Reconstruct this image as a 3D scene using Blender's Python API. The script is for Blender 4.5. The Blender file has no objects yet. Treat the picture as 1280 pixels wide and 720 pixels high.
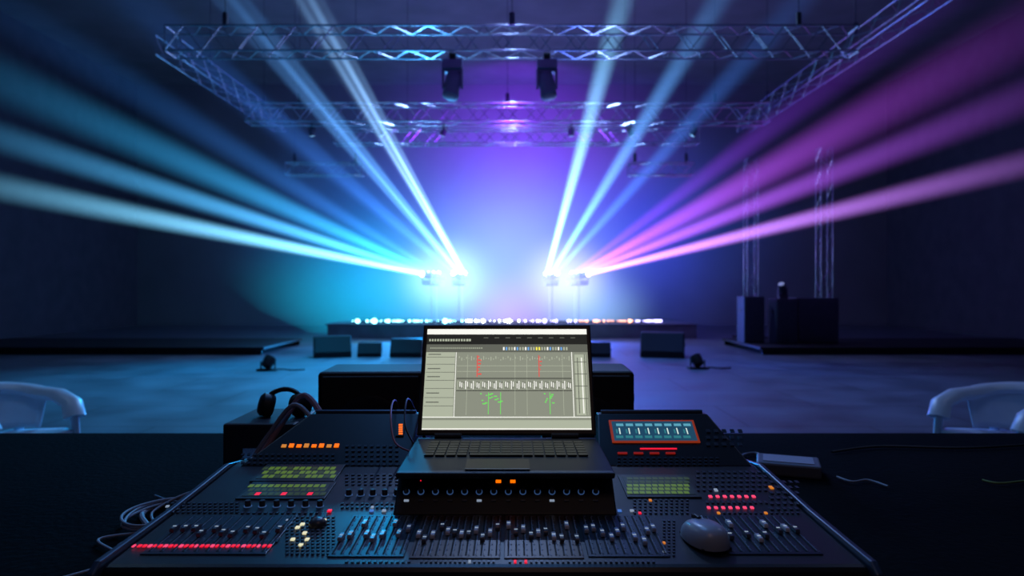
import bpy, bmesh, math, random
from mathutils import Vector, Matrix, Quaternion
random.seed(7)
try:
    bpy.context.scene.view_settings.view_transform = 'Standard'
except Exception: pass
col = bpy.context.scene.collection
F = 853.333; CZ = 1.4
def V(*a): return Vector(a)
def at(px, py, d): return V((px-640)/F*d, d, CZ+(360-py)/F*d)
def onz(px, py, z):
    d = (CZ-z)*F/(py-360); return V((px-640)/F*d, d, z)

# ---------------------------------------------------------------- materials
MC = {}
def pr(name, c, rough=.5, metal=0., noise=0., scale=20., bump=0., spec=.5):
    if name in MC: return MC[name]
    m = bpy.data.materials.new(name); m.use_nodes = True
    nt = m.node_tree; b = nt.nodes['Principled BSDF']
    b.inputs['Base Color'].default_value = (*c, 1); b.inputs['Roughness'].default_value = rough
    b.inputs['Metallic'].default_value = metal; b.inputs['Specular IOR Level'].default_value = spec
    if noise or bump:
        tc = nt.nodes.new('ShaderNodeTexCoord'); n = nt.nodes.new('ShaderNodeTexNoise')
        n.inputs['Scale'].default_value = scale; n.inputs['Detail'].default_value = 4
        nt.links.new(tc.outputs['Object'], n.inputs['Vector'])
        mx = nt.nodes.new('ShaderNodeMixRGB'); mx.inputs[1].default_value = (*[v*(1-noise) for v in c], 1)
        mx.inputs[2].default_value = (*[min(1, v*(1+noise)) for v in c], 1)
        nt.links.new(n.outputs['Fac'], mx.inputs[0]); nt.links.new(mx.outputs[0], b.inputs['Base Color'])
        if bump:
            bp = nt.nodes.new('ShaderNodeBump'); bp.inputs['Strength'].default_value = bump; bp.inputs['Distance'].default_value = .01
            nt.links.new(n.outputs['Fac'], bp.inputs['Height']); nt.links.new(bp.outputs[0], b.inputs['Normal'])
    MC[name] = m; return m
def em(name, c, s):
    if name in MC: return MC[name]
    m = bpy.data.materials.new(name); m.use_nodes = True; nt = m.node_tree
    b = nt.nodes['Principled BSDF']; b.inputs['Base Color'].default_value = (*[v*.2 for v in c], 1)
    b.inputs['Emission Color'].default_value = (*c, 1); b.inputs['Emission Strength'].default_value = s
    if name not in ('ui_grey','ui_light'): m.cycles.emission_sampling = 'NONE'
    MC[name] = m; return m
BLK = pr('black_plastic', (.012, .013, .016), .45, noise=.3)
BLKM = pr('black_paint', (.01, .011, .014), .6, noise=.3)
HAZY = pr('hazed_black_paint', (.05, .06, .10), .6, noise=.3)  # black lifted towards blue, haze over far gear put into the colour
GRILLE = pr('speaker_grille', (.016, .017, .02), .7, bump=.4, scale=300)
ALU = pr('truss_aluminium', (.55, .6, .7), .26, .9, noise=.2)
CASEB = pr('case_laminate_black', (.02, .02, .028), .5, noise=.2)
RUB = pr('cable_rubber', (.02, .02, .024), .5)
PALE = pr('pale_cable', (.4, .43, .5), .5)
PINKC = pr('pinkish_cable', (.42, .25, .3), .5)

# ---------------------------------------------------------------- mesh builder
class MB:
    def __init__(s): s.v = []; s.f = []; s.m = []
    def add(s, vs, fs, mi=0):
        o = len(s.v); s.v += [Vector(v) for v in vs]
        for f in fs: s.f.append([i+o for i in f]); s.m.append(mi)
    def box(s, c, sz, mi=0, R=None):
        c = Vector(c); x, y, z = [k/2 for k in sz]
        vs = [V(a*x, b*y, e*z) for a in (-1, 1) for b in (-1, 1) for e in (-1, 1)]
        if R is not None: vs = [R@v for v in vs]
        s.add([c+v for v in vs], [(0,1,3,2),(4,6,7,5),(0,4,5,1),(2,3,7,6),(0,2,6,4),(1,5,7,3)], mi); return s
    def cyl(s, p0, p1, r0, r1=None, n=12, mi=0, caps=True):
        p0, p1 = Vector(p0), Vector(p1); r1 = r0 if r1 is None else r1
        q = (p1-p0).to_track_quat('Z', 'Y'); vs = []
        for p, r in ((p0, r0), (p1, r1)):
            for i in range(n):
                a = 2*math.pi*i/n; vs.append(p+q@V(math.cos(a)*r, math.sin(a)*r, 0))
        fs = [(i, (i+1) % n, n+(i+1) % n, n+i) for i in range(n)]
        if caps: fs += [tuple(range(n))[::-1], tuple(range(n, 2*n))]
        s.add(vs, fs, mi); return s
    def lathe(s, prof, q=None, o=(0,0,0), n=20, mi=0):
        o = Vector(o); vs = []
        for r, z in prof:
            for i in range(n):
                a = 2*math.pi*i/n; v = V(math.cos(a)*r, math.sin(a)*r, z); vs.append(o+(q@v if q else v))
        fs = []
        for k in range(len(prof)-1):
            for i in range(n): fs.append((k*n+i, k*n+(i+1) % n, (k+1)*n+(i+1) % n, (k+1)*n+i))
        fs += [tuple(range(n))[::-1], tuple(range((len(prof)-1)*n, len(prof)*n))]
        s.add(vs, fs, mi); return s
    def tube(s, pts, r, n=8, mi=0, sub=6):
        P = [Vector(p) for p in pts]; Q = []
        if sub > 1 and len(P) > 2:
            for i in range(len(P)-1):
                a = P[max(i-1, 0)]; b = P[i]; c = P[i+1]; d = P[min(i+2, len(P)-1)]
                for k in range(sub):
                    t = k/sub
                    Q.append(.5*((2*b)+(c-a)*t+(2*a-5*b+4*c-d)*t*t+(3*b-a-3*c+d)*t**3))
            Q.append(P[-1])
        else: Q = P
        vs = []; up = V(0, 0, 1)
        for i, p in enumerate(Q):
            t = (Q[min(i+1, len(Q)-1)]-Q[max(i-1, 0)]).normalized()
            u = t.cross(up)
            if u.length < .05: u = t.cross(V(0, 1, 0))
            u.normalize(); w = u.cross(t)
            for k in range(n):
                a = 2*math.pi*k/n; vs.append(p+u*math.cos(a)*r+w*math.sin(a)*r)
        fs = []
        for i in range(len(Q)-1):
            for k in range(n): fs.append((i*n+k, i*n+(k+1) % n, (i+1)*n+(k+1) % n, (i+1)*n+k))
        fs += [tuple(range(n)), tuple(range((len(Q)-1)*n, len(Q)*n))[::-1]]
        s.add(vs, fs, mi); return s
    def prism(s, poly, x0, x1, mi=0):
        n = len(poly)
        vs = [V(x0, y, z) for y, z in poly]+[V(x1, y, z) for y, z in poly]
        fs = [tuple(range(n)), tuple(range(n, 2*n))[::-1]]+[(i, n+i, n+(i+1) % n, (i+1) % n) for i in range(n)]
        s.add(vs, fs, mi); return s
    def build(s, name, mats, parent=None, origin=None, bevel=0, smooth=False, seg=2):
        if not isinstance(mats, (list, tuple)): mats = [mats]
        if origin is None: origin = parent.location if parent else V(0,0,0)
        origin = Vector(origin)
        me = bpy.data.meshes.new(name)
        me.from_pydata([v-origin for v in s.v], [], s.f)
        for m in mats: me.materials.append(m)
        for p, mi in zip(me.polygons, s.m): p.material_index = mi
        bm = bmesh.new(); bm.from_mesh(me); bmesh.ops.recalc_face_normals(bm, faces=bm.faces); bm.to_mesh(me); bm.free()
        if smooth:
            for p in me.polygons: p.use_smooth = True
        o = bpy.data.objects.new(name, me); col.objects.link(o)
        if parent: o.parent = parent
        else: o.location = origin
        if bevel:
            b = o.modifiers.new('bevel', 'BEVEL'); b.width = bevel; b.segments = seg; b.limit_method = 'ANGLE'; b.angle_limit = .6
        if smooth and bevel == 0:
            try: me.set_sharp_from_angle(angle=.7)
            except Exception: pass
        return o
def tag(o, label, cat, group=None, kind=None):
    if label: o['label'] = label
    if cat: o['category'] = cat
    if group: o['group'] = group
    if kind: o['kind'] = kind
    return o
def empty(name, loc, label, cat, group=None, rz=0):
    o = bpy.data.objects.new(name, None); col.objects.link(o); o.location = loc; o.rotation_euler = (0,0,rz)
    o.empty_display_size = .1
    return tag(o, label, cat, group)
ORD = ['first','second','third','fourth','fifth','sixth','seventh','eighth','ninth','tenth','eleventh','twelfth']

# ---------------------------------------------------------------- room
def struct(name, c, sz, m):
    o = MB().box(c, sz).build(name, m, origin=c); o['kind'] = 'structure'; return o
fm = bpy.data.materials.new('stage_floor'); fm.use_nodes = True; nt = fm.node_tree; b = nt.nodes['Principled BSDF']
tc = nt.nodes.new('ShaderNodeTexCoord'); br = nt.nodes.new('ShaderNodeTexBrick')
br.inputs['Scale'].default_value = 1; br.inputs['Brick Width'].default_value = 2.4; br.inputs['Row Height'].default_value = 1.2
br.inputs['Mortar Size'].default_value = .012; br.inputs['Color1'].default_value = (.20,.23,.28,1); br.inputs['Color2'].default_value = (.23,.26,.31,1)
br.inputs['Mortar'].default_value = (.09,.10,.12,1); br.offset = .5
no = nt.nodes.new('ShaderNodeTexNoise'); no.inputs['Scale'].default_value = 1.3; no.inputs['Detail'].default_value = 6
nt.links.new(tc.outputs['Object'], br.inputs['Vector']); nt.links.new(tc.outputs['Object'], no.inputs['Vector'])
mx = nt.nodes.new('ShaderNodeMixRGB'); mx.blend_type = 'MULTIPLY'; mx.inputs[0].default_value = .8
nt.links.new(br.outputs['Color'], mx.inputs[1]); nt.links.new(no.outputs['Fac'], mx.inputs[2]); nt.links.new(mx.outputs[0], b.inputs['Base Color'])
mr = nt.nodes.new('ShaderNodeMapRange'); mr.inputs[3].default_value = .3; mr.inputs[4].default_value = .55
nt.links.new(no.outputs['Fac'], mr.inputs[0]); nt.links.new(mr.outputs[0], b.inputs['Roughness'])
bp = nt.nodes.new('ShaderNodeBump'); bp.inputs['Strength'].default_value = .25; bp.inputs['Distance'].default_value = .02
nt.links.new(no.outputs['Fac'], bp.inputs['Height']); nt.links.new(bp.outputs[0], b.inputs['Normal'])
wm = pr('hall_wall', (.012,.013,.02), .9, noise=.3, scale=2)
wside = pr('hall_side_wall', (.08,.08,.105), .9, noise=.3, scale=2)
struct('floor', (0, 10.5, -.1), (28, 30, .2), fm)
struct('ceiling', (0, 10.5, 9.1), (28, 30, .2), pr('hall_ceiling', (.2,.2,.22), .95, noise=.3, scale=1))
struct('wall_back', (0, 25.6, 4.5), (28, .2, 9.2), pr('painted_stage_wall', (.2,.2,.23), .95, noise=.25, scale=.5))
struct('wall_front', (0, -4.6, 4.5), (28, .2, 9.2), wm)
struct('wall_left', (-14.1, 10.5, 4.5), (.2, 30.4, 9.2), wside)
struct('wall_right', (14.1, 10.5, 4.5), (.2, 30.4, 9.2), wside)
w = bpy.data.worlds.new('dark_hall'); bpy.context.scene.world = w; w.use_nodes = True
w.node_tree.nodes['Background'].inputs[0].default_value = (0,0,0,1)

def mt(op, a, bb=None, c=None):
    n = nt.nodes.new('ShaderNodeMath'); n.operation = op
    for i, x in enumerate((a, bb, c)):
        if x is None: continue
        if isinstance(x, (int, float)): n.inputs[i].default_value = x
        else: nt.links.new(x, n.inputs[i])
    return n.outputs[0]
def vm(op, a, bb=None, sc=None):
    n = nt.nodes.new('ShaderNodeVectorMath'); n.operation = op
    for i, x in enumerate((a, bb)):
        if x is None: continue
        if isinstance(x, (tuple, list)): n.inputs[i].default_value = x
        else: nt.links.new(x, n.inputs[i])
    if sc is not None: nt.links.new(sc, n.inputs['Scale'])
    return n.outputs['Value'] if op in ('DOT_PRODUCT', 'LENGTH') else n.outputs['Vector']

# ---------------------------------------------------------------- self-glowing haze at centre stage, scattered light put in as emission
hm = bpy.data.materials.new('emissive_haze'); hm.use_nodes = True; nt = hm.node_tree; nt.nodes.clear()
o_ = nt.nodes.new('ShaderNodeOutputMaterial'); tc = nt.nodes.new('ShaderNodeTexCoord')
RX, RY, RZ = 9.5, 3.2, 4.6
P_ = tc.outputs['Object']     # object origin at z = 3.6
def glow(c, s, k, p=2):
    d = vm('MULTIPLY', vm('SUBTRACT', P_, c), tuple(1/x for x in s))
    f = mt('MAXIMUM', mt('SUBTRACT', 1, vm('DOT_PRODUCT', d, d)), 0)
    return vm('SCALE', k, sc=mt('POWER', f, p))
acc = vm('ADD', glow((0,0,-.4), (RX,RY,RZ), (.003,.017,.085)), glow((.1,0,-1.7), (5.2,RY,4.4), (.11,.145,.28), 3))
acc = vm('ADD', acc, glow((-3.5,0,-2.5), (6.2,3.1,3.6), (.0,.16,.24), 4))
acc = vm('ADD', acc, glow((.6,0,1.6), (6.2,RY,3.4), (.036,.003,.065), 3))
acc = vm('ADD', acc, glow((.1,-.2,-3.0), (2.4,2.4,1.9), (.15,.04,.09), 3))
acc = vm('ADD', acc, glow((2.6,-.2,-2.9), (2.6,2.6,2.1), (.09,.17,.25), 4))
acc = vm('ADD', acc, glow((-1.75,-.5,-1.9), (2.1,2.1,1.8), (.32,.48,.55), 4))
acc = vm('ADD', acc, glow((1.8,-.5,-1.9), (2.1,2.1,1.8), (.38,.38,.55), 4))
e = nt.nodes.new('ShaderNodeEmission'); nt.links.new(acc, e.inputs['Color']); nt.links.new(e.outputs[0], o_.inputs['Volume'])
hm.cycles.volume_step_rate = 1.5
prof = [(max(.01,math.cos(a)), math.sin(a)) for a in [(-.5+i/14)*math.pi for i in range(15)]]
hb = MB().lathe(prof, n=32)
hb.v = [V(v.x*RX, v.y*RY, max(v.z*RZ, -3.55)) for v in hb.v]
ho = hb.build('stage_haze', hm, origin=V(0,0,0), smooth=False); ho.location = (-.2, 20.6, 3.6)
tag(ho, 'bright blue-white haze glowing at the centre of the far stage', 'haze', None, 'stuff')

# ---------------------------------------------------------------- beams: cones whose own emission stands in for light in haze
def beam_mat(i, colr, S, L, r0, r1):
    global nt
    m = bpy.data.materials.new('emissive_beam'); m.use_nodes = True; nt = m.node_tree; nt.nodes.clear()
    o = nt.nodes.new('ShaderNodeOutputMaterial'); tc = nt.nodes.new('ShaderNodeTexCoord')
    sp = nt.nodes.new('ShaderNodeSeparateXYZ'); nt.links.new(tc.outputs['Object'], sp.inputs[0])
    x, y, z = sp.outputs
    r = mt('MULTIPLY_ADD', z, (r1-r0)/L, r0)
    r2 = mt('MULTIPLY', r, r)
    q = mt('DIVIDE', mt('ADD', mt('MULTIPLY', x, x), mt('MULTIPLY', y, y)), r2)
    fall = mt('POWER', mt('MAXIMUM', mt('SUBTRACT', 1, q), 0), 2)
    fade = mt('MAXIMUM', mt('MULTIPLY_ADD', z, -1/L, 1), 0)
    ray = mt('MULTIPLY_ADD', mt('SINE', mt('MULTIPLY_ADD', mt('DIVIDE', mt('ADD', x, mt('MULTIPLY', y, .6)), r), 9.0, i*1.7)), .45, .95)
    st = mt('MULTIPLY', mt('MULTIPLY', mt('MULTIPLY', mt('DIVIDE', fall, r2), fade), S), ray)
    e = nt.nodes.new('ShaderNodeEmission'); e.inputs['Color'].default_value = (*colr, 1); nt.links.new(st, e.inputs['Strength'])
    nt.links.new(e.outputs[0], o.inputs['Volume'])
    m.cycles.volume_step_rate = .9
    return m
HEAD_P = {}
def moving_head(loc, dirv, label, group, s=1., hang=False, lens='lens_white', lc=(.8,.9,1), ls=30, paint=None):
    t = empty('moving_head_light', loc, label, 'stage light', group)
    sg = -1 if hang else 1
    O = V(0,0,0); paint = paint or BLK
    def part(n, mb, m, par, **k):
        key = (n, s, hang, m.name)
        if key in HEAD_P:
            o = bpy.data.objects.new(n, HEAD_P[key]); col.objects.link(o); o.parent = par
        else:
            o = mb.build(n, m, par, origin=O, **k); HEAD_P[key] = o.data
        return o
    mb = MB().box((0,0,sg*.05*s), (.24*s,.22*s,.10*s)).box((0,-.112*s,sg*.05*s), (.12*s,.01*s,.05*s))
    if hang:
        mb2 = MB().cyl((0,0,0), (0,0,.05*s), .02*s).cyl((-.04*s,0,.07*s), (.04*s,0,.07*s), .045*s)
        part('clamp', mb2, BLKM, t)
    part('base', mb, paint, t)
    mb = MB()
    for k in (-1, 1):
        mb.prism([(-.045*s, sg*.10*s), (.045*s, sg*.10*s), (.04*s, sg*.30*s), (.0, sg*.335*s), (-.04*s, sg*.30*s)], k*.115*s-.014*s, k*.115*s+.014*s)
    mb.box((0,0,sg*.115*s), (.25*s,.10*s,.03*s))
    part('yoke', mb, paint, t)
    q = Vector(dirv).to_track_quat('Z', 'Y')
    h = MB().lathe([(.02*s,-.17*s),(.075*s,-.165*s),(.095*s,-.12*s),(.098*s,0),(.09*s,.08*s),(.10*s,.10*s),(.10*s,.165*s),(.085*s,.17*s)], n=18)
    h.box((0,0,-.03*s), (.2*s,.06*s,.07*s))
    hd = part('head', h, paint, t, smooth=True)
    hd.location = (0,0,sg*.28*s); hd.rotation_mode = 'QUATERNION'; hd.rotation_quaternion = q
    part('lens', MB().lathe([(.082*s,.168*s),(.078*s,.178*s),(.04*s,.184*s),(.005*s,.186*s)], n=18), em(lens, lc, ls), hd)
    return t
CL = {
 'LA': (-1.55, [((385,0), .32, (.26,.54,1), 2.4, 'pale blue beam fanning steeply up left, nearest the centre gap'),
               ((290,0), .36, (.12,.40,1), 1.8, 'blue beam fanning up left, second from the centre gap'),
               ((165,0), .55, (.04,.20,.8), 1.0, 'faint wide blue beam reaching the top edge left of the other steep beams')]),
 'LB': (-2.35, [((0,10), .62, (.03,.18,.62), 1.0, 'faint broad teal beam reaching the upper left corner'),
               ((0,100), .58, (.04,.42,.9), 1.9, 'broad teal beam spreading left under the faint corner beam'),
               ((0,172), .36, (.09,.50,1), 2.1, 'blue beam spreading left just above the lowest left beam'),
               ((0,234), .32, (.20,.64,1), 3.0, 'lowest bright cyan beam spreading left almost level')]),
 'RA': (1.17, [((778,0), .28, (.22,.58,.95), 2.4, 'bright pale cyan beam rising almost upright right of the centre gap'),
               ((898,0), .30, (.11,.37,.9), 1.7, 'blue beam fanning up right beside the almost upright cyan beam'),
               ((1000,0), .36, (.05,.20,.75), 1.0, 'faint blue beam fanning up right before the purple beams')]),
 'RB': (1.95, [((1180,0), .52, (.18,.03,.58), 1.1, 'faint violet beam, steepest of the purple beams on the right'),
               ((1280,40), .75, (.40,.07,.78), 2.4, 'widest bright purple beam spreading to the upper right'),
               ((1280,122), .46, (.38,.09,.80), 2.1, 'purple beam spreading right under the widest purple beam'),
               ((1280,205), .32, (.50,.19,.88), 2.6, 'lowest pinkish purple beam spreading right')]),
}
bi = 0
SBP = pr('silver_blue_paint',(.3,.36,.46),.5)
for key, (X, lst) in CL.items():
    n = len(lst)
    for k, ((px, py), r1, c, S, lab) in enumerate(lst):
        off = ((n-1)/2-k)*.1 if key[0] == 'L' else (k-(n-1)/2)*.1
        loc = V(X+off, 21.3-.46*k, 1.5)
        tgt = at(px, py, 11.6)
        hc = loc+V(0,0,.28); dv = (tgt-hc).normalized()
        sh = lab.split(',')[0]
        for wd in (' reaching',' right of',' under',' just',' before',' beside'): sh = sh.split(wd)[0]
        moving_head(loc, dv, 'moving head light throwing the '+sh, 'beam lights on the rear stands', lens='lens_'+key, lc=tuple(min(1,v+.45) for v in c), ls=12, paint=SBP)
        st = hc+dv*.19; L = (tgt-st).length*1.14; r0 = .08
        bm = MB().lathe([(r0, 0), (r1*1.14, L)], n=32)
        o = bm.build('light_beam', beam_mat(bi, c, S*.18, L, r0, r1*1.14), origin=V(0,0,0))
        o.location = st; o.rotation_mode = 'QUATERNION'; o.rotation_quaternion = dv.to_track_quat('Z', 'Y')
        tag(o, lab, 'light beam', 'light beams in the haze'); bi += 1

# ---------------------------------------------------------------- rear riser, stands, light bars
r = empty('stage_riser', (0,21,0), 'low rear riser carrying the row of glowing light bars', 'stage riser')
SK = pr('riser_skirt', (.12,.14,.2), .7, noise=.4, scale=3)
MB().box((0,21.1,.38), (10.4,4.2,.04)).build('deck', SK, r, bevel=.01)
MB().box((0,19.05,.18), (10.3,.04,.36)).build('skirt', SK, r)
for x in (-5.1,-2.5,0,2.5,5.1):
    MB().box((x,19.15,.18), (.08,.08,.36)).build('leg', BLKM, r)
    MB().box((x,23.0,.18), (.08,.08,.36)).build('leg', BLKM, r)
STC = pr('stand_steel', (.5,.55,.65), .5, .0)
for xc, nm in ((-1.55,'under the steep blue beams'),(-2.35,'under the wide teal beams'),(1.17,'under the upright cyan beams'),(1.95,'under the purple beams')):
    t = empty('lighting_stand', (xc,20.6,.4), 'thin lighting stand with a narrow top shelf '+nm, 'lighting stand', 'lighting stands on the riser')
    MB().box((xc,20.6,1.485), (.34 if xc in (-1.55,1.17) else .44,1.75,.03)).build('top_shelf', STC, t)
    for y in (19.9,21.3): MB().cyl((xc,y,.43),(xc,y,1.47),.012).build('pole', STC, t, smooth=True)
    for y in (19.9,21.3): MB().box((xc,y,.415),(.5,.12,.03)).build('foot', STC, t)
hot = [em('bar_cyan', (.25,.85,1), 10), em('bar_white', (.8,.9,1), 14), em('bar_orange', (1,.4,.25), 5), em('bar_violet', (.45,.4,1), 8)]
NB = 11
for k in range(NB):
    x = -4.15+8.0*k/(NB-1)
    t = empty('light_bar', (x,19.3,.4), f'{ORD[k]} of the glowing light bars from the left on the riser edge', 'stage light', 'row of light bars on the riser')
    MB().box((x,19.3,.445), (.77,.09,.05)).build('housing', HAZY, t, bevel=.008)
    MB().box((x-.3,19.3,.41), (.03,.1,.02)).box((x+.3,19.3,.41), (.03,.1,.02)).build('bracket', BLKM, t)
    mb = MB()
    for j in range(11):
        if random.random() < .28 and j: continue
        rr = .01+.026*random.random()+(.035 if random.random() < .12 and 0 < j < 10 else 0); xx = x-.34+.068*j
        mb.cyl((xx,19.262,.47), (xx,19.225,.473), rr, n=12)
    ml = hot[(0 if k < 4 else 1 if k < 6 else 3 if k < 8 else 2 if k in (8,9) else 3)]
    mb.build('lens', ml, t)

# ---------------------------------------------------------------- wedges, side platforms, speakers
def wedge(px, wpx, ybot, lab, rz=0):
    d = CZ*F/(ybot-360); s = wpx/F*d/.62
    t = empty('floor_monitor', ((px-640)/F*d, d+.2, 0), lab, 'speaker', 'floor monitors on the stage', rz)
    H = .36*s; D = .42*s; W = .62*s; z0=V(0,0,0)
    MB().prism([(-D/2,0),(D/2,0),(D/2,H*.55),(D*.2,H),(-.05*s,H*.98),(-D/2,.08*s)], -W/2, W/2).build('cabinet', BLKM, t, origin=z0, bevel=.012*s)
    a = V(0,-D/2+.005,.09*s); bb = V(0,-.06*s,H*.95)
    n = (bb-a).cross(V(1,0,0)).normalized(); n = n if n.y < 0 else -n
    g = MB(); g.add([a+V(-W*.46,0,0)+n*.012, a+V(W*.46,0,0)+n*.012, bb+V(W*.46,0,0)+n*.012, bb+V(-W*.46,0,0)+n*.012,
                     a+V(-W*.46,0,0), a+V(W*.46,0,0), bb+V(W*.46,0,0), bb+V(-W*.46,0,0)],
                    [(0,1,2,3),(4,5,6,7),(0,1,5,4),(1,2,6,5),(2,3,7,6),(3,0,4,7)])
    g.build('grille', GRILLE, t, origin=z0)
    MB().box((W/2+.004,0,H*.5),(.012,.14*s,.05*s)).build('handle', BLK, t, origin=z0)
wedge(412, 46, 447, 'black wedge floor monitor farthest left on the stage', .3)
wedge(460, 30, 446.5, 'small low wedge floor monitor between the two bigger left ones', .1)
wedge(507, 40, 447, 'black wedge floor monitor just left of the laptop lid', 0)
wedge(749, 32, 447, 'small black wedge floor monitor just right of the laptop lid', -.1)
wedge(831, 54, 447, 'largest black wedge floor monitor, right of the laptop', -.25)
for s, lab in ((-1,'low dark stage platform at the left side of the floor'), (1,'low dark stage platform at the right side under the speakers')):
    t = empty('platform', (s*8.8,15.6,0), lab, 'platform', 'low side platforms')
    MB().box((s*8.8,15.6,.13), (7.2,2.6,.06)).build('deck', BLKM, t, bevel=.01)
    MB().box((s*8.8,14.34,.05), (7.1,.04,.1)).box((s*8.8,16.86,.05), (7.1,.04,.1)).build('frame', BLKM, t)
def speaker(x, d, z, W, H, D, lab, woof=2, name='speaker', group=None, rz=0, paint=None):
    t = empty(name, (x,d,z), lab, 'speaker', group, rz); O = V(0,0,0)
    MB().box((0,0,H/2), (W,D,H)).build('cabinet', paint or BLKM, t, origin=O, bevel=.012)
    MB().box((0,-D/2-.006,H/2), (W*.9,.014,H*.92)).build('grille', paint or GRILLE, t, origin=O, bevel=.004)
    mb = MB()
    for sx in (-1,1): mb.box((sx*(W/2+.003),0,H*.7), (.012,D*.4,H*.08))
    mb.build('handle', BLK, t, origin=O)
    for k in range(woof):
        zz = H*(.3+.42*k) if woof > 1 else H*.42
        R = min(W,H/woof)*.36
        MB().lathe([(R,0),(R,.012),(R*.85,.016),(R*.3,.004),(.01,.012)], q=V(0,-1,0).to_track_quat('Z','Y'), o=(0,-D/2-.012,zz)).build('woofer', paint or BLK, t, origin=O, smooth=True)
    return t
G = 'stage speakers on the right platform'
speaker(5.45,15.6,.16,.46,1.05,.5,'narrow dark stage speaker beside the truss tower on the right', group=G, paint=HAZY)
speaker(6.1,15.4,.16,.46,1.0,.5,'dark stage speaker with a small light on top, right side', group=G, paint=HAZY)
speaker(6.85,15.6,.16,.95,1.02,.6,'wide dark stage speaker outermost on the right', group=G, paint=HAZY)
moving_head((6.1,15.4,1.16), V(-.4,-.5,.8), 'small moving head light standing on the right stage speaker', 'lights on speakers', s=.8, lens='lens_dim', lc=(.4,.5,1), ls=.4, paint=HAZY)
def floor_spot(px, py, lab, f):
    p = onz(px, py, 0); t = empty('floor_spotlight', p, lab, 'stage light', 'small lights on the floor'); O = V(0,0,0)
    MB().box((0,0,.015), (.34,.2,.03)).build('base', BLKM, t, origin=O, bevel=.006)
    MB().box((-.12,0,.09), (.015,.04,.13)).box((.12,0,.09), (.015,.04,.13)).build('yoke', BLKM, t, origin=O)
    q = V(.3*f,.6,.75).to_track_quat('Z','Y')
    MB().lathe([(.03,-.09),(.085,-.07),(.1,.02),(.1,.1)], q=q, o=(0,0,.13)).build('can', BLK, t, origin=O, smooth=True)
    MB().tube([(.1,.05,.012),(.25,.1,.012),(.4,-.02,.012),(.6,.08,.012)], .012).build('power_cable', RUB, t, origin=O)
floor_spot(335, 463, 'small black spotlight lying on the floor at the left', 1)
floor_spot(872, 461, 'small black spotlight lying on the floor at the right', -1)

# ---------------------------------------------------------------- trusses
def truss(p0, p1, size, step, lab, group=None, name='truss', rad=.022, cables=()):
    p0, p1 = Vector(p0), Vector(p1); t = empty(name, p0, lab, 'truss', group)
    ax = (p1-p0).normalized(); up = V(0,0,1) if abs(ax.z) < .9 else V(0,1,0)
    sd = ax.cross(up).normalized()*size/2; u = sd.cross(ax).normalized()*size/2
    cs = [sd+u, -sd+u, -sd-u, sd-u]
    for c in cs: MB().cyl(p0+c, p1+c, rad, n=10).build('chord', ALU, t, smooth=True)
    n = max(2, round((p1-p0).length/step)); mb = MB()
    for a in range(4):
        A, B = cs[a], cs[(a+1) % 4]
        for i in range(n):
            q0 = p0.lerp(p1, i/n); q1 = p0.lerp(p1, (i+1)/n)
            c, d = (A, B) if i % 2 == 0 else (B, A)
            mb.cyl(q0+c, q1+d, rad*.6, n=6)
        for i in (0, n): mb.cyl(p0.lerp(p1, i/n)+A, p0.lerp(p1, i/n)+B, rad*.6, n=6)
    mb.build('lacing', ALU, t, smooth=True)
    for f in cables:
        q = p0.lerp(p1, f); MB().cyl(q+V(0,0,size/2), V(q.x,q.y,9), .006, n=6).build('hanging_chain', HAZY, t)
        MB().cyl(q+V(0,0,size/2+.05), q+V(0,0,size/2+.25), .04, n=10).build('chain_hoist', HAZY, t)
    return t
G = 'overhead trusses'
truss((-5.0,10,5.0), (5.0,10,5.0), .36, .27, 'nearest overhead aluminium truss running straight across the top', G, rad=.014, cables=(.08,.5,.92))
truss((-5.8,15,5.22), (5.6,15,5.22), .40, .32, 'middle overhead truss across the hall holding small lamps', G, rad=.018, cables=(.1,.5,.9))
truss((-4.2,16.2,4.98), (4.4,16.2,4.98), .34, .3, 'farthest overhead truss, seen just below the middle truss', G, rad=.016, cables=(.2,.8))
truss((-6.1,12,5.68), (-6.1,18,5.68), .34, .36, 'side truss running away from the viewer at upper left', G, rad=.010, cables=(.3,.8))
truss((6.1,9.6,5.68), (6.1,18,5.68), .34, .36, 'side truss running away from the viewer at upper right', G, rad=.010, cables=(.3,.8))
truss((-5.6,17,4.35), (-3.7,17,4.35), .3, .3, 'short hanging truss piece on the left under the middle truss', G, rad=.014, cables=(.1,.9))
truss((2.9,17,4.35), (4.5,17,4.35), .3, .3, 'short hanging truss piece on the right under the middle truss', G, rad=.014, cables=(.1,.9))
GT = 'upright truss towers'
def tower2(x, d, h, lab):
    t = truss((x,d,.06), (x,d,h), .3, .3, lab, GT, name='truss_tower', rad=.012)
    MB().box((x,d,.03), (.8,.8,.06)).build('base_plate', BLKM, t)
tower2(6.65,19,5.0,'upright truss tower behind the narrow speaker on the right')
tower2(8.05,17.6,5.0,'upright truss tower farther right behind the wide speaker')
for x, lab in ((-.87,'large moving head light hanging left of centre from the nearest truss'), (.51,'large moving head light hanging right of centre from the nearest truss')):
    moving_head((x,10,4.71), V(.15*(-1 if x<0 else 1),-.3,-1), lab, 'moving heads on the nearest truss', s=1.2, hang=True, lens='lens_off', lc=(.1,.12,.4), ls=.1, paint=pr('fixture_blue_grey',(.2,.2,.32),.5))
xs = [-4.4,-2.9,-1.5,1.3,2.6,4.0]
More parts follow.
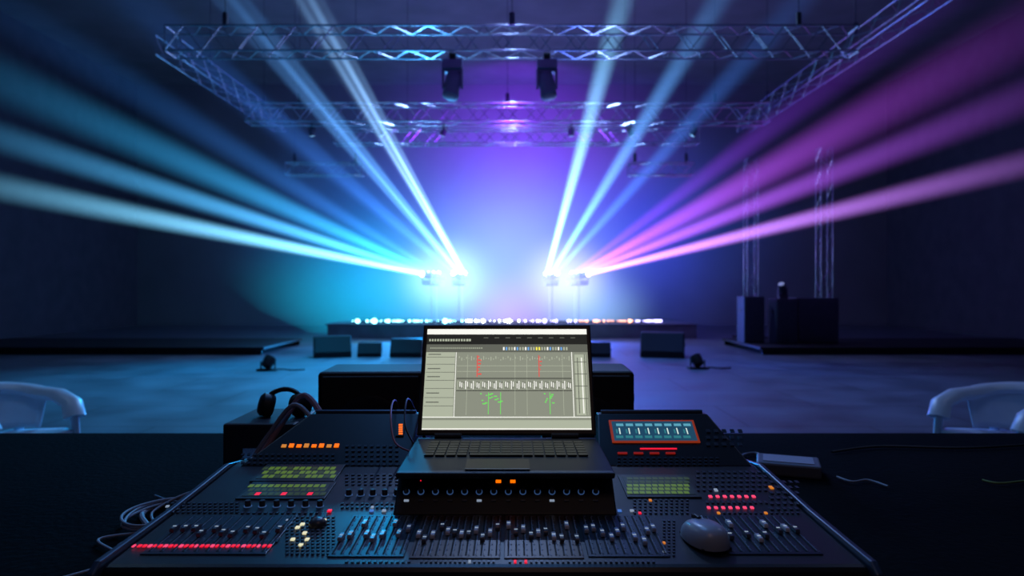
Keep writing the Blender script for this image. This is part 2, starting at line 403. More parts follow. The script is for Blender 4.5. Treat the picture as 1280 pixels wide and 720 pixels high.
for k, x in enumerate(xs):
    t = empty('spotlight', (x,15,4.99), f'{ORD[k]} small can spotlight from the left hanging under the middle truss', 'stage light', 'can spotlights on the middle truss'); O = V(0,0,0)
    MB().cyl((0,0,0),(0,0,-.07),.012).box((0,0,.0),(.05,.05,.02)).build('clamp', BLKM, t, origin=O)
    q = V(.5*math.sin(k*2.1),.3,-.9).to_track_quat('Z','Y'); s = .6
    MB().box((-.12*s,0,-.19*s),(.012,.03,.2*s)).box((.12*s,0,-.19*s),(.012,.03,.2*s)).box((0,0,-.1*s),(.25*s,.03,.012)).build('yoke', BLK, t, origin=O)
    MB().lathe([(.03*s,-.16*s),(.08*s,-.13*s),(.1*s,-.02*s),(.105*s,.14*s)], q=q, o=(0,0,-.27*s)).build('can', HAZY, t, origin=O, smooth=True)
    MB().lathe([(.09*s,.141*s),(.088*s,.15*s),(.01,.155*s)], q=q, o=(0,0,-.27*s)).build('lens', em('lens_small', (.25,.6,1), 3), t, origin=O)

# ---------------------------------------------------------------- front of house desk
TZ = .87
t = empty('desk', (0,1.5,0), 'wide black desk under the mixing console reaching both sides of the picture', 'desk')
MB().box((0,1.5,TZ-.02), (7.4,2.0,.04)).build('tabletop', pr('desk_cloth', (.003,.003,.004), .95, noise=.4, scale=60, bump=.2, spec=.05), t, bevel=.008)
MB().box((0,2.47,.42), (7.3,.02,.8)).build('skirt', BLKM, t)
for x in (-3.5,-1.2,1.2,3.5):
    for y in (.6,2.4): MB().box((x,y,.42), (.06,.06,.84)).build('leg', BLKM, t)

# ---------------------------------------------------------------- console
PROF = [(1.03,.98),(1.25,.99),(1.5,1.008),(1.64,1.097)]
def surf(py):
    k = (py-360)/F
    for i in range(3):
        (d0,z0),(d1,z1) = PROF[i], PROF[i+1]
        tt = (CZ-z0-k*d0)/((z1-z0)+k*(d1-d0))
        if -.001 <= tt <= 1.001:
            tan = V(0,d1-d0,z1-z0).normalized(); return d0+tt*(d1-d0), z0+tt*(z1-z0), V(0,-tan.z,tan.y)
    return (PROF[0][0], PROF[0][1], V(0,0,1)) if py > 600 else (PROF[3][0], PROF[3][1], V(0,0,1))
def sq(mb, px0, px1, py0, py1, h, mi=0, base=0.):
    dm, zm, n = surf((py0+py1)/2)
    X0 = (px0-640)/F*dm; X1 = (px1-640)/F*dm
    da, za, _ = surf(py1); db, zb, _ = surf(py0)
    P = [V(X0,da,za),V(X1,da,za),V(X1,db,zb),V(X0,db,zb)]
    mb.add([p+n*base for p in P]+[p+n*(base+h) for p in P], [(0,1,2,3),(4,5,6,7),(0,1,5,4),(1,2,6,5),(2,3,7,6),(3,0,4,7)], mi)
CON = empty('mixing_console', (-.04,1.35,TZ), 'large black digital mixing console with rows of faders and small glowing buttons', 'mixing console')
bodym = pr('console_body', (.008,.010,.015), .38, noise=.25, scale=40)
panel_b = pr('console_panel_blue', (.02,.032,.055), .35, .3, noise=.2, scale=60)
panel_w = pr('console_panel_warm', (.085,.05,.038), .35, .3, noise=.2, scale=60)  # warm light on the centre banks put into the panel colour
edge = pr('console_edge', (.05,.08,.13), .35, .4)
mb = MB(); mb.prism([(1.03,.885),(1.02,.96),(1.03,.98),(1.25,.99),(1.5,1.008),(1.56,1.008),(1.70,.95),(1.70,.885)], -.62, .54)
mb.build('chassis', bodym, CON, bevel=.008)
def upper(xa0, xa1, xb0, xb1):
    P = [(1.5,1.0),(1.5,1.008),(1.64,1.097),(1.668,1.097),(1.70,1.07),(1.70,.95)]
    fr = [0,0,1,1,1,1]
    mb = MB(); vs = []
    for s in (0,1):
        for (y,z),f in zip(P,fr):
            a = xa0*(1-f)+xb0*f; b2 = xa1*(1-f)+xb1*f
            vs.append(V(a if s == 0 else b2, y, z))
    n = 6
    mb.add(vs, [tuple(range(n)), tuple(range(n,2*n))[::-1]]+[(i,n+i,n+(i+1)%n,(i+1)%n) for i in range(n)])
    mb.build('display_bridge', bodym, CON, bevel=.01, seg=3)
    mb = MB(); mb.tube([(xb0+.01,1.655,1.099),(xb1-.01,1.655,1.099)], .006, sub=1); mb.build('edge_highlight', edge, CON, smooth=True)  # bluish highlight of the top edge put in as a tinted strip
upper(-.60, -.23, -.484, -.222); upper(.19, .53, .205, .47)
MB().prism([(1.03,.87),(1.03,.89),(1.68,.89),(1.68,.87)], -.58, .5).build('foot_rail', BLKM, CON)
for x in (-.626, .546):
    MB().prism([(1.015,.88),(1.01,.975),(1.03,.988),(1.25,.996),(1.5,1.014),(1.66,.99),(1.71,.88)], x-.006, x+.006).build('side_cheek', edge, CON, bevel=.003)
MB().prism([(1.235,.985),(1.235,.991),(1.30,1.049),(1.60,1.049),(1.60,.99)], -.215, .19).build('centre_panel', pr('matt_black',(.010,.012,.017),.5,spec=.4), CON, bevel=.004)
banks = [(205,352,645,694,panel_b),(425,514,645,697,panel_b),(520,626,645,699,panel_w),(631,724,645,699,panel_w),(729,824,645,697,panel_b),(893,1004,645,694,panel_b)]
base_seq = [.55,.3,.6,.75,.6,.5,.7,.45,.65,.35,.55,.8]
counts = [11,9,12,10,10,10]
capm = [pr('fader_cap_grey', (.36,.44,.58), .3), pr('fader_cap_white', (.75,.80,.9), .3), pr('fader_cap_dark', (.08,.10,.14), .3)]
linem = em('fader_line', (.6,.78,1), .5)
slotm = pr('fader_slot', (.002,.002,.003), .8)
scalem = pr('scale_print', (.3,.40,.55), .5)
for bi_, (x0,x1,y0,y1,m) in enumerate(banks):
    mb = MB(); sq(mb, x0, x1, y0, y1, .002); mb.build('fader_panel', m, CON, bevel=.0008)
    sc = MB(); nf = counts[bi_]
    dm, zm, nn = surf(670)
    for i in range(nf):
        px = x0+(x1-x0)*(i+.5)/nf; X = (px-640)/F*dm; hw = .0012
        da, za, n = surf(y1-3); db, zb, _ = surf(y0+2)
        mb = MB(); A = V(X,da,za)+n*.0022; B = V(X,db,zb)+n*.0022
        mb.add([A+V(-hw,0,0),A+V(hw,0,0),B+V(hw,0,0),B+V(-hw,0,0),A+V(-hw,0,.0006),A+V(hw,0,.0006),B+V(hw,0,.0006),B+V(-hw,0,.0006)],
               [(0,1,2,3),(4,5,6,7),(0,1,5,4),(1,2,6,5),(2,3,7,6),(3,0,4,7)])
        fo = mb.build('fader', slotm, CON)
        for k in range(9):
            q = A.lerp(B, k/8); sc.box(q+V(.0046,0,.0003), (.0024,.0007,.0006))
        mid = A.lerp(B, .5); sc.box(mid+V(.0028,0,.0002), (.0007,(B-A).length*.96,.0006), R=Matrix.Rotation(math.atan2((B-A).z,(B-A).y),3,'X'))
        f = base_seq[(i*5+bi_*3) % 12]*.8+.05+random.uniform(-.08,.08)
        if bi_ == 0: f = .5+random.uniform(-.1,.1)
        q = A.lerp(B, 1-f)
        mb = MB(); mb.add([q+V(a*wx,b_*ly,hz) for hz,wx,ly in ((.001,.0036,.0125),(.005,.0036,.012),(.007,.003,.0105)) for a,b_ in ((-1,-1),(1,-1),(1,1),(-1,1))],
            [(0,1,2,3),(8,9,10,11)]+[(j*4+i2,j*4+(i2+1)%4,(j+1)*4+(i2+1)%4,(j+1)*4+i2) for j in range(2) for i2 in range(4)])
        mb.box(q+V(0,0,.0072), (.0058,.0022,.0008), 1)
        mb.build('fader_cap', [capm[(0 if bi_ in (1,4) else 1 if (bi_ in (2,3,5) and i % 2 == 0) else 2)], linem], fo, origin=CON.location)
    sc.build('scale_marks', scalem, CON)
RED = em('led_red', (1,.01,.04), .9); PINK = em('led_pink', (1,.06,.16), 1.0); ORA = em('led_orange', (1,.16,.0), 1.2); GRN = em('led_green', (.28,.5,.01), .25)
DGRN = em('led_dull_green', (.12,.2,.01), .14); WHT = em('led_white', (.6,.75,1), .35); YEL = em('led_cream', (1,.95,.6), .75); BLU = em('lcd_blue', (.03,.14,.26), .4); CY = em('lcd_cyan', (.2,.7,.9), .5)
def button(x0,x1,y0,y1,m,name='button',h=.003,base=.0):
    mb = MB(); sq(mb,x0,x1,y0,y1,h,base=base); return mb.build(name, m, CON, bevel=.0005)
for i in range(27):
    x = 166+i*6.5; button(x, x+(4.2 if i % 4 else 3), 683.2, 686, RED if i % 3 else PINK, h=.002, base=.002)
for i in range(8): button(352+i*9.4, 358+i*9.4, 556-(i%2), 559.5, ORA if i % 3 else em('led_amber2',(1,.35,.05),.6), h=.002)
def display(x0,x1,y0,y1,paint,mats,frame=BLK,fw=5,fh=3):
    mb = MB(); sq(mb,x0-fw,x1+fw,y0-fh,y1+fh,.003); o = mb.build('display', frame, CON, bevel=.0008)
    mb = MB(); sq(mb,x0,x1,y0,y1,.0006,0,.0031); paint(mb); mb.build('screen', mats, o, origin=CON.location)
def grid(x0,x1,y0,y1,nx,ny,gap=1.5,mi=(1,),fn=None):
    def p(mb):
        for i in range(nx):
            for j in range(ny):
                a = x0+(x1-x0)*i/nx; b_ = y0+(y1-y0)*j/ny
                sq(mb, a+gap/2, a+(x1-x0)/nx-gap/2, b_+gap*.4, b_+(y1-y0)/ny-gap*.4, .0004, fn(i,j) if fn else mi[(i+j) % len(mi)], .0036)
    return p
SCR = em('lcd_black', (.01,.02,.02), .3)
display(328,420,585,600, grid(328,420,585,600,12,3,1.6,fn=lambda i,j: 1 if (i*3+j)%4 else 2), [SCR,GRN,DGRN])
display(310,408,607,622, grid(310,408,607,622,12,3,2.0,fn=lambda i,j: (3 if j==2 and i%4==1 else 2 if j else 1)), [SCR,GRN,DGRN,RED])
display(783,862,598,620, grid(783,862,598,620,10,5,1.5,fn=lambda i,j: 1 if j<2 else 2), [SCR,DGRN,GRN])
def touch(mb):
    for i in range(8):
        a = 770+i*12
        sq(mb,a,a+9,531,534,.0004,1,.0036); sq(mb,a,a+9,546,549,.0004,2,.0036)
        sq(mb,a+3.8,a+5.2,536.5,544,.0004,3,.0036); sq(mb,a,a+2,538,543,.0004,2,.0036)
display(766,868,528,552, touch, [BLU,CY,em('lcd_teal',(.05,.35,.4),.5),em('lcd_white',(.8,1,.9),.8)], frame=em('frame_orange',(1,.10,.02),.2), fw=3, fh=2)
display(498,504,531,545, grid(498,504,531,545,1,5,1,(1,)), [SCR,ORA], fw=2, fh=1)
button(800,846,560.5,562,RED,'indicator',.002)
for i in range(4): button(772+i*20, 784+i*20, 566, 568, em('led_deep_red',(.6,.02,.01),.3))
for i in range(7):
    button(886+i*9, 890+i*9, 620.5, 622.5, PINK); button(884+i*9, 888+i*9, 634.5, 636.5, PINK)
for x,y in ((412,640),(405,652),(372,661),(381,668),(366,676),(376,683),(384,676),(378,657)):
    button(x-2.5, x+2.5, y-1.2, y+1.2, YEL if y > 650 else RED, base=.001)
for i in range(22):
    x = 462+i*15.5
    button(x, x+5, 638.5, 640.3, WHT if i % 4 else em('led_blue',(.1,.3,1),.5))
kc = pr('key_cap',(.045,.06,.09),.35)
mb = MB(); rk = random.Random(3)
def keys(x0,x1,y0,y1,nx,ny,lit=.1):
    for i in range(nx):
        for j in range(ny):
            a = x0+(x1-x0)*i/nx; b_ = y0+(y1-y0)*j/ny; w_ = (x1-x0)/nx; h_ = (y1-y0)/ny
            mi = 0 if rk.random() > lit*.28 else rk.choice((1,2,4,4))
            sq(mb, a+w_*.25, a+w_*.75, b_+h_*.28, b_+h_*.72, .0024, mi)
keys(300,420,566,582,16,3,.02); keys(430,500,555,584,9,5,.03); keys(770,900,571,583,18,3,.03); keys(430,500,592,608,9,4,.12)
keys(206,300,628,643,14,4,.05); keys(868,960,588,616,12,5,.04); keys(790,862,624,644,11,5,.14); keys(425,512,628,637,14,2,.3)
keys(880,930,535,560,5,3,.0); keys(300,400,640,644,14,1,.2); keys(356,420,645,695,10,12,.08); keys(827,845,650,697,3,12,.12); keys(880,960,625,632,12,1,.2); keys(960,1000,600,640,5,6,.05)
keys(524,620,700,706,16,1,.15); keys(634,820,700,706,28,1,.1); keys(430,515,700,706,12,1,.1); keys(210,350,673,681,20,1,.05); keys(895,1000,640,644,16,1,.2)
o = mb.build('small_key', [kc, RED, em('led_amber',(1,.3,.02),.6), em('led_tiny_green',(.1,.7,.1),.5), WHT], CON); o['kind'] = 'stuff'
def slope_pt(px, py):
    k = (py-360)/F; d = (CZ-.991+.8923*1.235)/(k+.8923); return V((px-640)/F*d, d, CZ-k*d)
def slope_led(px, py, w_, h_, m):
    MB().box(slope_pt(px, py), (w_,h_,.004), R=Matrix.Rotation(.728,3,'X')).build('indicator', m, CON, bevel=.0006)
for x in (623,641): slope_led(x, 602, .010, .006, ORA)
slope_led(526, 601, .002, .002, RED)
km = pr('knob_rubber', (.05,.06,.08), .35); kr = em('knob_ring', (.15,.35,.9), .15)
def knob(p, q, r=.0058):
    o = MB().lathe([(r,0),(r*.95,.009),(r*.8,.012),(.001,.0122)], q=q, o=p, n=16).build('knob', km, CON, smooth=True)
    MB().lathe([(r*1.3,0),(r*1.3,.0012),(r*1.03,.0012)], q=q, o=p, n=16).build('knob_ring', kr, o, origin=CON.location)
for row,(y,xs0,xs1,nk) in enumerate(((619,436,496,5),(633,310,400,6))):
    for i in range(nk):
        px = xs0+(xs1-xs0)*i/(nk-1); d_, z_, n = surf(y)
        knob(V((px-640)/F*d_, d_, z_), n.to_track_quat('Z','Y'))
sq_ = V(0,-.6658,.7461).to_track_quat('Z','Y')
for i in range(14): knob(slope_pt(508+i*18.2, 615), sq_, .0048)
for i in range(14): slope_led(508+i*18.2, 626, .009, .004, kc if i % 5 else WHT)
d_, z_, n = surf(657); MB().lathe([(.015,0),(.015,.006),(.012,.010),(.008,.013),(.001,.014)], q=n.to_track_quat('Z','Y'), o=V((397-640)/F*d_,d_,z_), n=24).build('jog_wheel', km, CON, smooth=True)

# ---------------------------------------------------------------- laptop
LB = V(-.012,1.38,1.05)
LAP = empty('laptop', LB, 'open dark laptop showing audio software, standing on the console centre', 'laptop')
lapm = pr('laptop_shell', (.022,.026,.034), .5, .2)
x0, x1 = LB.x-.2, LB.x+.2; y0, y1 = 1.24, 1.525; zt = 1.066
MB().prism([(y0,1.058),(y0+.006,1.0515),(y1,1.0515),(y1,zt),(y0,zt-.002)], x0, x1).build('base', lapm, LAP, bevel=.003)
mb = MB()
for r_ in range(6):
    z = zt+.0012; yy = 1.365+r_*.0215; nk = 15
    for k in range(nk):
        if r_ == 0 and 3 < k < 9: continue
        xx = LB.x-.165+.33*(k+.5)/nk
        mb.box((xx,yy,z), (.0185,.0175,.0025))
mb.box((LB.x-.02,1.365,zt+.0012), (.105,.0175,.0025))
mb.build('keyboard', pr('key_black',(.010,.010,.012),.45), LAP)
MB().box((LB.x-.015,1.292,zt+.0004), (.12,.075,.0012)).build('trackpad', pr('trackpad',(.020,.023,.03),.4,.2), LAP)
hinge = V(LB.x,1.522,zt+.006); top = V(LB.x,1.64,1.312)
up = (top-hinge); Lh = up.length; up.normalize(); nn = up.cross(V(1,0,0)).normalized(); nn = nn if nn.y < 0 else -nn
for a in (x0+.04, x1-.10): MB().cyl((a,1.523,zt+.003),(a+.06,1.523,zt+.003),.007).build('hinge', lapm, LAP)
def lidbox(mb, u0,u1,v0,v1,n0,n1,mi=0):
    P = [hinge+V(1,0,0)*u+up*v+nn*n for n in (n0,n1) for u,v in ((u0,v0),(u1,v0),(u1,v1),(u0,v1))]
    mb.add(P, [(0,1,2,3),(4,5,6,7),(0,1,5,4),(1,2,6,5),(2,3,7,6),(3,0,4,7)], mi)
mb = MB(); lidbox(mb,-.2,.2,0,Lh,-.007,0); lid = mb.build('lid', lapm, LAP, bevel=.003)
mb = MB(); lidbox(mb,-.196,.196,.004,Lh-.004,0,.0008); mb.build('bezel', BLK, lid, origin=LB)
SW0, SW1, SV0, SV1 = -.190, .190, .012, Lh-.012
U = [em('ui_grey',(.44,.47,.37),.58), em('ui_dark',(.05,.055,.05),.3), em('ui_white',(1,1,.92),.95), em('ui_light',(.7,.76,.58),.6),
     em('ui_red',(.9,.12,.1),.8), em('ui_green',(.2,.95,.15),.8), em('ui_yellow',(1,.9,.1),1.), em('ui_mid',(.3,.32,.26),.40), em('ui_blue',(.2,.5,1),.8)]
def ui(mb,a,b_,c,d_,mi,lv=1):
    fu = lambda x: SW0+(x-527)/(733-527)*(SW1-SW0); fv = lambda y: SV1-(y-413)/(537-413)*(SV1-SV0)
    lidbox(mb, fu(a), fu(b_), fv(d_), fv(c), .0008, .0010+.0002*lv, mi)
mb = MB(); ui(mb,527,733,413,537,0,0); scr = mb.build('screen', U, lid, origin=LB)
mb = MB()
ui(mb,527,733,413,420,2); ui(mb,527,733,420,433,1); ui(mb,527,733,433,443,7)
for i in range(16): ui(mb,530+i*3.4,532.0+i*3.4+random.random(),426,429,3,2)
for i in range(9): ui(mb,600+i*14,606+i*14,424,425,7,2)
for i in range(24): ui(mb,625+i*3.5,627+i*3.5,436.5,440.5,(2,8,3,3)[i%4] if i not in (12,13) else 6,2)
for i in range(26): ui(mb,532+i*2.6,533.4+i*2.6,437,438.6,3,2)
ui(mb,527,564,443,522,3)
for y in (449,458,468,478,488,499,509): ui(mb,528,564,y,y+.6,7,2)
for y in (444,462,472,492,503): ui(mb,530,546,y+1.2,y+2.4,7,2)
ui(mb,565,565.8,443,522,2,2)
for i in range(46): ui(mb,569+i*3.1,570.0+i*3.1,448+(i*7%5),450.5+(i*3%4),3,2)
for y in (460,467): ui(mb,567,711,y,y+.5,3,1)
ui(mb,567,711,475,477,7)
for i in range(60):
    x = 568.5+i*2.38; ui(mb,x,x+1.2,479+(i*5%4),489-(i*3%4),2 if i%3 else 3,2); ui(mb,x+1.5,x+1.9,480,488,1,2)
ui(mb,567,711,490.5,491.3,1)
for x in (592,670):
    ui(mb,x,x+1.2,447,474,4,3)
for j in range(6): ui(mb,593.5,595+(j*7%4),448+j*4.3,450+j*4.3,4,2)
for j in range(4): ui(mb,671.5,672.5+(j*5%3),449+j*5,450.5+j*5,4,2)
for x in (607,622,683): ui(mb,x,x+.8,493,519,5,2)
for j in range(14):
    a = 597+(j*11%26); c = 494+(j*5%13); ui(mb,a,a+2+(j%3),c,c+1.3,5,2)
for j in range(8):
    a = 676+(j*7%13); c = 494+(j*5%12); ui(mb,a,a+2+(j%2),c,c+1.3,5,2)
for x in (580,640,655,700): ui(mb,x,x+.5,446,520,3,1)
ui(mb,712,713,443,522,2,2); ui(mb,716,730,446,520,3,1); ui(mb,719,720,450,518,7,2); ui(mb,724,725.5,450,518,2,2); ui(mb,728,729,446,520,7,2)
for y in (455,470,485,500): ui(mb,715,731,y,y+.8,7,3)
ui(mb,527,733,522,523,2,2); ui(mb,527,733,526,537,3); ui(mb,527,733,535.5,537,2,2)
mb.build('interface', U, scr, origin=LB)

# ---------------------------------------------------------------- mouse
d_, z_, n = surf(677); mp = V((881-640)/F*d_, d_, z_)
t = empty('computer_mouse', mp, 'pale rounded computer mouse resting on the console near the right faders', 'mouse')
def shell(sx, sy, sz, z0):
    mb = MB(); n1, n2 = 24, 10; vs = []
    for j in range(n2+1):
        ph = j/n2*math.pi/2
        for i in range(n1):
            a = 2*math.pi*i/n1; r = max(.01,math.cos(ph))**.55
            x = sx*math.copysign(abs(math.cos(a))**.85, math.cos(a))*r; y = sy*math.copysign(abs(math.sin(a))**.9, math.sin(a))*r
            vs.append(V(x, y, z0+sz*math.sin(ph)*(1-.15*y/sy)))
    fs = [(j*n1+i, j*n1+(i+1)%n1, (j+1)*n1+(i+1)%n1, (j+1)*n1+i) for j in range(n2) for i in range(n1)]+[tuple(range(n1))[::-1], tuple(range(n2*n1,(n2+1)*n1))]
    mb.add(vs, fs); return mb
mo = shell(.034,.052,.03,.003); Rm = Matrix.Rotation(.18,3,'Z')
mo.v = [Rm@v+mp for v in mo.v]; mo.build('shell', pr('mouse_pale',(.38,.45,.56),.3), t, smooth=True)
MB().box(mp+Rm@V(0,.028,.0285), (.006,.018,.012), R=Rm).build('scroll_wheel', BLK, t, bevel=.002)
MB().box(mp+Rm@V(0,.032,.027), (.0015,.034,.006), R=Rm).build('button_seam', BLK, t)
MB().box(mp+V(0,0,.003), (.05,.085,.003), R=Rm).build('sole', BLK, t)

# ---------------------------------------------------------------- gear behind console
speaker(-.415,2.1,TZ,.31,.285,.22,'black box speaker behind the console left of the laptop',1,group='desk speakers', rz=.03)
speaker(.225,2.1,TZ,.27,.287,.22,'black box speaker behind the console right of the laptop',1,group='desk speakers', rz=-.03)
t = empty('equipment_case', (-.69,1.98,TZ), 'small dark equipment case behind the left end of the console', 'case')
MB().box((-.69,1.98,.95), (.20,.24,.16)).build('body', CASEB, t, bevel=.008)
MB().box((-.69,1.857,.95), (.08,.012,.03)).build('handle', ALU, t)
hx = -.66
t = empty('headphones', (hx,1.97,1.03), 'black headphones lying on the small case left of the speaker', 'headphones')
pts = [(hx+.058*math.cos(a),1.97+.02*math.sin(a),1.055+.05*math.sin(a)) for a in [math.pi*k/10 for k in range(11)]]
MB().tube(pts, .007).build('headband', BLK, t, smooth=True)
for s in (-1,1):
    q = V(s,-.5,.3).to_track_quat('Z','Y'); cpt = (hx+s*.055,1.97,1.064)
    o = MB().lathe([(.02,-.014),(.033,-.012),(.033,.006),(.024,.014),(.002,.016)], q=q, o=cpt).build('ear_cup', BLK, t, smooth=True)
    MB().lathe([(.028,-.026),(.034,-.02),(.031,-.012)], q=q, o=cpt).build('ear_pad', pr('ear_foam',(.02,.02,.022),.9), o, origin=t.location, smooth=True)
def cable(pts, r, m, lab, group='cables on the desk'):
    o = MB().tube(pts, r, sub=8).build('cable', m, origin=pts[0], smooth=True); tag(o, lab, 'cable', group); return o
c0 = TZ+.007
GC = pr('thin_grey_cable',(.16,.19,.26),.5)
cable([(-.50,1.73,1.06),(-.56,1.75,1.10),(-.64,1.78,1.01),(-.72,1.78,.90),(-.80,1.72,c0),(-.86,1.6,c0),(-.80,1.5,c0)], .006, PALE, 'pale grey cable arching from the console rear down to the left desk')
cable([(-.47,1.74,1.05),(-.54,1.78,1.12),(-.60,1.79,1.05),(-.67,1.74,.93),(-.71,1.66,c0),(-.74,1.52,c0),(-.72,1.4,c0)], .008, PINKC, 'pinkish thick cable beside the pale grey one at console left')
cable([(-.45,1.75,1.03),(-.53,1.80,1.02),(-.62,1.74,.93),(-.665,1.62,c0),(-.66,1.5,c0)], .006, RUB, 'black cable dropping close to the console left side')
lp = [V(-.80+.07*math.cos(a)*(1+.1*math.sin(a*1.7)), 1.56+.10*math.sin(a), c0+.004*abs(math.sin(a*.5))+.002*a/3) for a in [k*.5 for k in range(38)]]
cable(lp, .0032, PALE, 'loosely coiled thin pale cable on the desk left of the console')
cable([(-.70,1.72,c0),(-.78,1.68,.90),(-.84,1.6,c0),(-.78,1.48,c0),(-.86,1.42,c0),(-.76,1.32,c0),(-.82,1.22,c0)], .003, PALE, 'thin pale cable snaking along the console left side toward the viewer')
cable([(-.90,1.72,c0),(-.84,1.66,.885),(-.74,1.60,.885),(-.70,1.48,c0),(-.80,1.40,c0),(-.74,1.30,c0)], .003, GC, 'thin grey cable crossing the coiled cable left of the console')
cable([onz(920,575,c0), onz(932,568,c0), onz(946,567,c0), onz(958,574,c0)], .005, GC, 'short grey cable between the console and the adapter box')
cable([onz(1040,565,c0), onz(1100,558,c0), onz(1200,560,c0), onz(1285,556,c0)], .004, RUB, 'dark cable lying along the far right of the desk')
cable([onz(1046,596,c0), onz(1065,602,c0), onz(1085,600,c0), onz(1110,608,c0)], .003, PALE, 'short thin pale cable on the desk right of the adapter box')
cable([onz(1228,600,c0), onz(1250,604,c0), onz(1290,600,c0)], .003, pr('olive_cable',(.25,.32,.08),.5), 'short olive cable end at the right edge of the desk')
cable([(-.212,1.42,1.06),(-.25,1.45,1.075),(-.275,1.55,1.12),(-.285,1.68,1.12),(-.28,1.8,1.0),(-.30,1.9,.9)], .002, pr('red_cable',(.35,.05,.06),.5), 'thin red cable from the laptop left side over the console')
cable([(-.212,1.48,1.06),(-.235,1.50,1.10),(-.245,1.6,1.14),(-.24,1.72,1.08),(-.2,1.85,.9)], .002, RUB, 'thin black cable beside the red one at the laptop')
p = onz(985,590,TZ); t = empty('power_adapter', p, 'flat grey box with a pale top on the desk right of the console', 'adapter box', rz=-.35); O = V(0,0,0)
MB().box((0,0,.018),(.17,.12,.036)).build('housing', pr('adapter_grey',(.16,.18,.23),.5), t, origin=O, bevel=.006)
MB().box((0,0,.037),(.135,.08,.002)).build('cover', pr('adapter_pale',(.45,.5,.58),.4), t, origin=O)
MB().tube([(-.085,0,.016),(-.12,-.01,.012),(-.15,-.06,.01),(-.17,-.12,.008)],.004).build('lead', GC, t, origin=O)

# ---------------------------------------------------------------- white plastic lounge chairs
def lounge(loc, rz, lab):
    t = empty('lounge_chair', loc, lab, 'chair', 'white plastic lounge chairs', rz); O = V(0,0,0)
    wm_ = pr('white_plastic', (.62,.68,.78), .35, noise=.05)
    pts = []
    N = 28
    for i in range(N+1):
        a = -math.pi*.5+math.pi*i/N
        pts.append((-.10-.26*math.cos(a), .31*math.sin(a), .585+.05*math.cos(a)))
    front = [(.30,-.30,.42),(.25,-.315,.52),(.10,-.32,.575)]
    path = front+[p for p in pts]+[(x,-y,z) for x,y,z in front[::-1]]
    P = [Vector(p) for p in path]; mb = MB(); vs = []
    for i, p in enumerate(P):
        tt = (P[min(i+1,len(P)-1)]-P[max(i-1,0)]).normalized(); sd = tt.cross(V(0,0,1)).normalized(); u = sd.cross(tt)
        ww = .08+.012*math.sin(math.pi*i/(len(P)-1))
        for k in range(12):
            a = 2*math.pi*k/12; vs.append(p+sd*ww*math.cos(a)+u*.05*math.sin(a))
    n = 12; mb.add(vs, [(i*n+k,i*n+(k+1)%n,(i+1)*n+(k+1)%n,(i+1)*n+k) for i in range(len(P)-1) for k in range(n)]+[tuple(range(n)),tuple(range((len(P)-1)*n,len(P)*n))])
    mb.build('armrest', wm_, t, origin=O, smooth=True)
    mb = MB(); vs = []; NB_ = 14
    for j in range(7):
        f = j/6
        for i in range(NB_+1):
            a = -math.pi*.5+math.pi*1.0*i/NB_
            vs.append(V(-.0-(.26+.08*f)*math.cos(a), (.25+.055*f)*math.sin(a), .33+(.25+.045*math.cos(a))*f))
    fs = [(j*(NB_+1)+i, j*(NB_+1)+i+1, (j+1)*(NB_+1)+i+1, (j+1)*(NB_+1)+i) for j in range(6) for i in range(NB_)]
    mb.add(vs, fs); bk = mb.build('backrest', wm_, t, origin=O, smooth=True); so = bk.modifiers.new('thick','SOLIDIFY'); so.thickness = .012
    mb = MB(); vs = []
    for j in range(11):
        x = -.30+.62*j/10
        for i in range(11):
            y = (-.27+.54*i/10)*(1-.15*(1-j/10)); vs.append(V(x, y, .35-.03*math.sin(math.pi*i/10)*math.sin(math.pi*j/10)-.05*(1-j/10)+(-.03 if j == 10 else 0)))
    mb.add(vs, [(j*11+i,j*11+i+1,(j+1)*11+i+1,(j+1)*11+i) for j in range(10) for i in range(10)])
    st_ = mb.build('seat', wm_, t, origin=O, smooth=True); so = st_.modifiers.new('thick','SOLIDIFY'); so.thickness = .02
    for sx, sy in ((1,1),(1,-1),(-1,1),(-1,-1)):
        topz = .45 if sx > 0 else .36
        xx = .29 if sx > 0 else -.22; yy = .30 if sx > 0 else .24
        MB().cyl((xx, sy*yy, topz), (xx+sx*.04, sy*(yy+.02), 0), .032, .02, n=12).build('leg', wm_, t, origin=O, smooth=True)
lounge((-3.70,5.0,0), -.35, 'white plastic lounge chair with curved armrests at the left edge behind the desk')
lounge((3.62,5.0,0), math.pi+.35, 'white plastic lounge chair with curved armrests at the right edge behind the desk')

# ---------------------------------------------------------------- lights
def light(kind, loc, tgt, e, c, **k):
    l = bpy.data.lights.new('lamp', kind); l.energy = e; l.color = c
    for a, b_ in k.items(): setattr(l, a, b_)
    o = bpy.data.objects.new('lamp_'+kind.lower(), l); col.objects.link(o); o.location = loc
    o.rotation_euler = (Vector(tgt)-Vector(loc)).to_track_quat('-Z','Y').to_euler(); return o
S = 'SPOT'
def wash(x, d, z, e, c): light(S, (x,d,z), (x,26,z), e, c, spot_size=2.9, spot_blend=1, shadow_soft_size=.1)  # added wall washes without fixtures, standing in for glow in the haze
wash(-4.6,22.9,2.6, 600, (.0,.28,.8))
wash(0,22.2,4.4, 1200, (.02,.07,1))
wash(.3,22.2,7.0, 700, (.24,.015,.9))
wash(4.6,22.9,3.4, 500, (.05,.05,1))
light(S, (0,13.5,3.5), (-.3,15,9), 700, (.24,.02,.8), spot_size=2.5, spot_blend=1, shadow_soft_size=.3)  # added upward spot, turns the ceiling purple
light(S, (-2.8,14.2,4.7), (-3.6,10.2,0), 3600, (.0,.36,.8), spot_size=1.6, spot_blend=1, shadow_soft_size=.3)  # added spot near the truss, brightens the floor at left
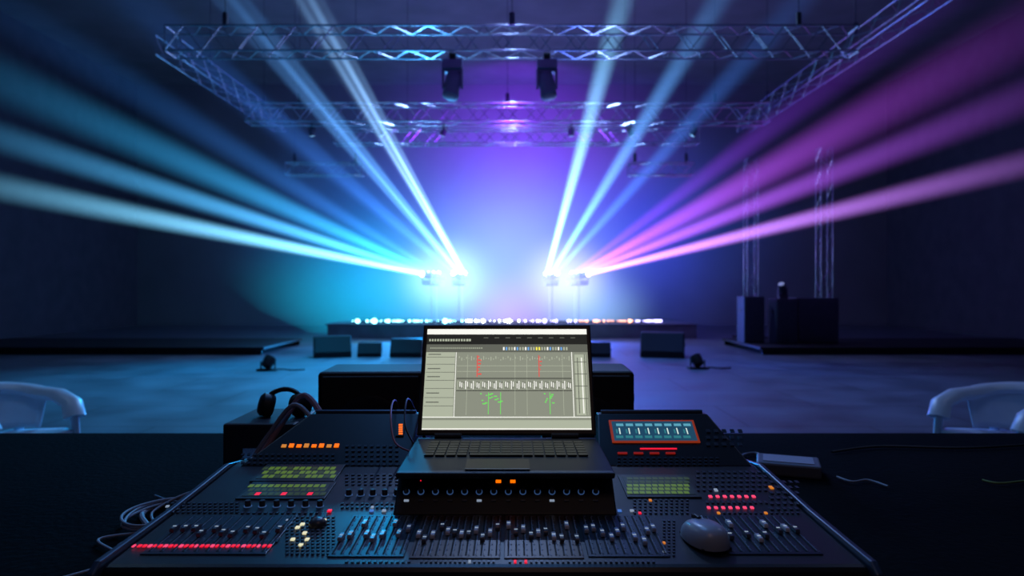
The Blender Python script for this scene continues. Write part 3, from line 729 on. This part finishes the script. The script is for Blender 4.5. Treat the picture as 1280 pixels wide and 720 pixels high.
light(S, (2.5,14.2,4.7), (3.0,10.8,0), 1000, (.02,.13,.8), spot_size=1.5, spot_blend=1, shadow_soft_size=.3)  # weaker added floor spot for the right side
light(S, (-2.4,18.9,1.0), (-3.5,8,0), 2600, (.01,.34,1), spot_size=1.7, spot_blend=1, shadow_soft_size=.08)
light(S, (2.0,18.9,1.0), (3.5,8,0), 1300, (.04,.12,1), spot_size=1.7, spot_blend=1, shadow_soft_size=.08)
light(S, (-2.5,18.9,.7), (-1,10,5.2), 1100, (.2,.55,1), spot_size=.9, spot_blend=.6, shadow_soft_size=.05)
light(S, (2.5,18.9,.7), (1,10,5.2), 1100, (.3,.45,1), spot_size=.9, spot_blend=.6, shadow_soft_size=.05)
light(S, (0,6.2,5.6), (-.2,10,4.6), 70, (.25,.15,1), spot_size=.7, spot_blend=.8, shadow_soft_size=.2)  # added spot from the near side, lifts the hanging heads out of black
light(S, (0,13,8.6), (0,10,5), 700, (.3,.5,1), spot_size=1.9, spot_blend=.6, shadow_soft_size=.05)
light(S, (0,17,8.6), (0,15,5.3), 900, (.3,.5,1), spot_size=2.0, spot_blend=.6, shadow_soft_size=.05)
light(S, (-3.5,12,1), (-7.5,12,6), 30, (.1,.4,1), spot_size=2, spot_blend=.8, shadow_soft_size=.05)
light(S, (3.5,12,1), (7.5,13,6), 60, (.3,.2,1), spot_size=2, spot_blend=.8, shadow_soft_size=.05)
light('AREA', (-.3,3.2,4.2), (0,1.3,.9), 22, (.12,.38,1), size=1.2)  # added soft blue light above the console, out of view
light('AREA', (.1,.5,2.4), (.0,1.15,.95), .9, (1,.62,.5), size=.5)  # added dim warm fill over the console centre
light('AREA', (-3.3,4.4,4.4), (-3.3,5,.6), 12, (.35,.62,1), size=.6)  # added light out of view, brightens the left chair
light('AREA', (3.3,4.4,4.4), (3.3,5,.6), 8, (.45,.55,1), size=.6)  # added light out of view, brightens the right chair

cam = bpy.data.cameras.new('camera'); cam.lens = 24; cam.sensor_width = 36
co = bpy.data.objects.new('camera', cam); col.objects.link(co); co.location = (0,0,CZ); co.rotation_euler = (math.pi/2,0,0)
cam.clip_start = .02; cam.clip_end = 200
cam.dof.use_dof = True; cam.dof.focus_distance = 1.42; cam.dof.aperture_fstop = 3.5
bpy.context.scene.camera = co
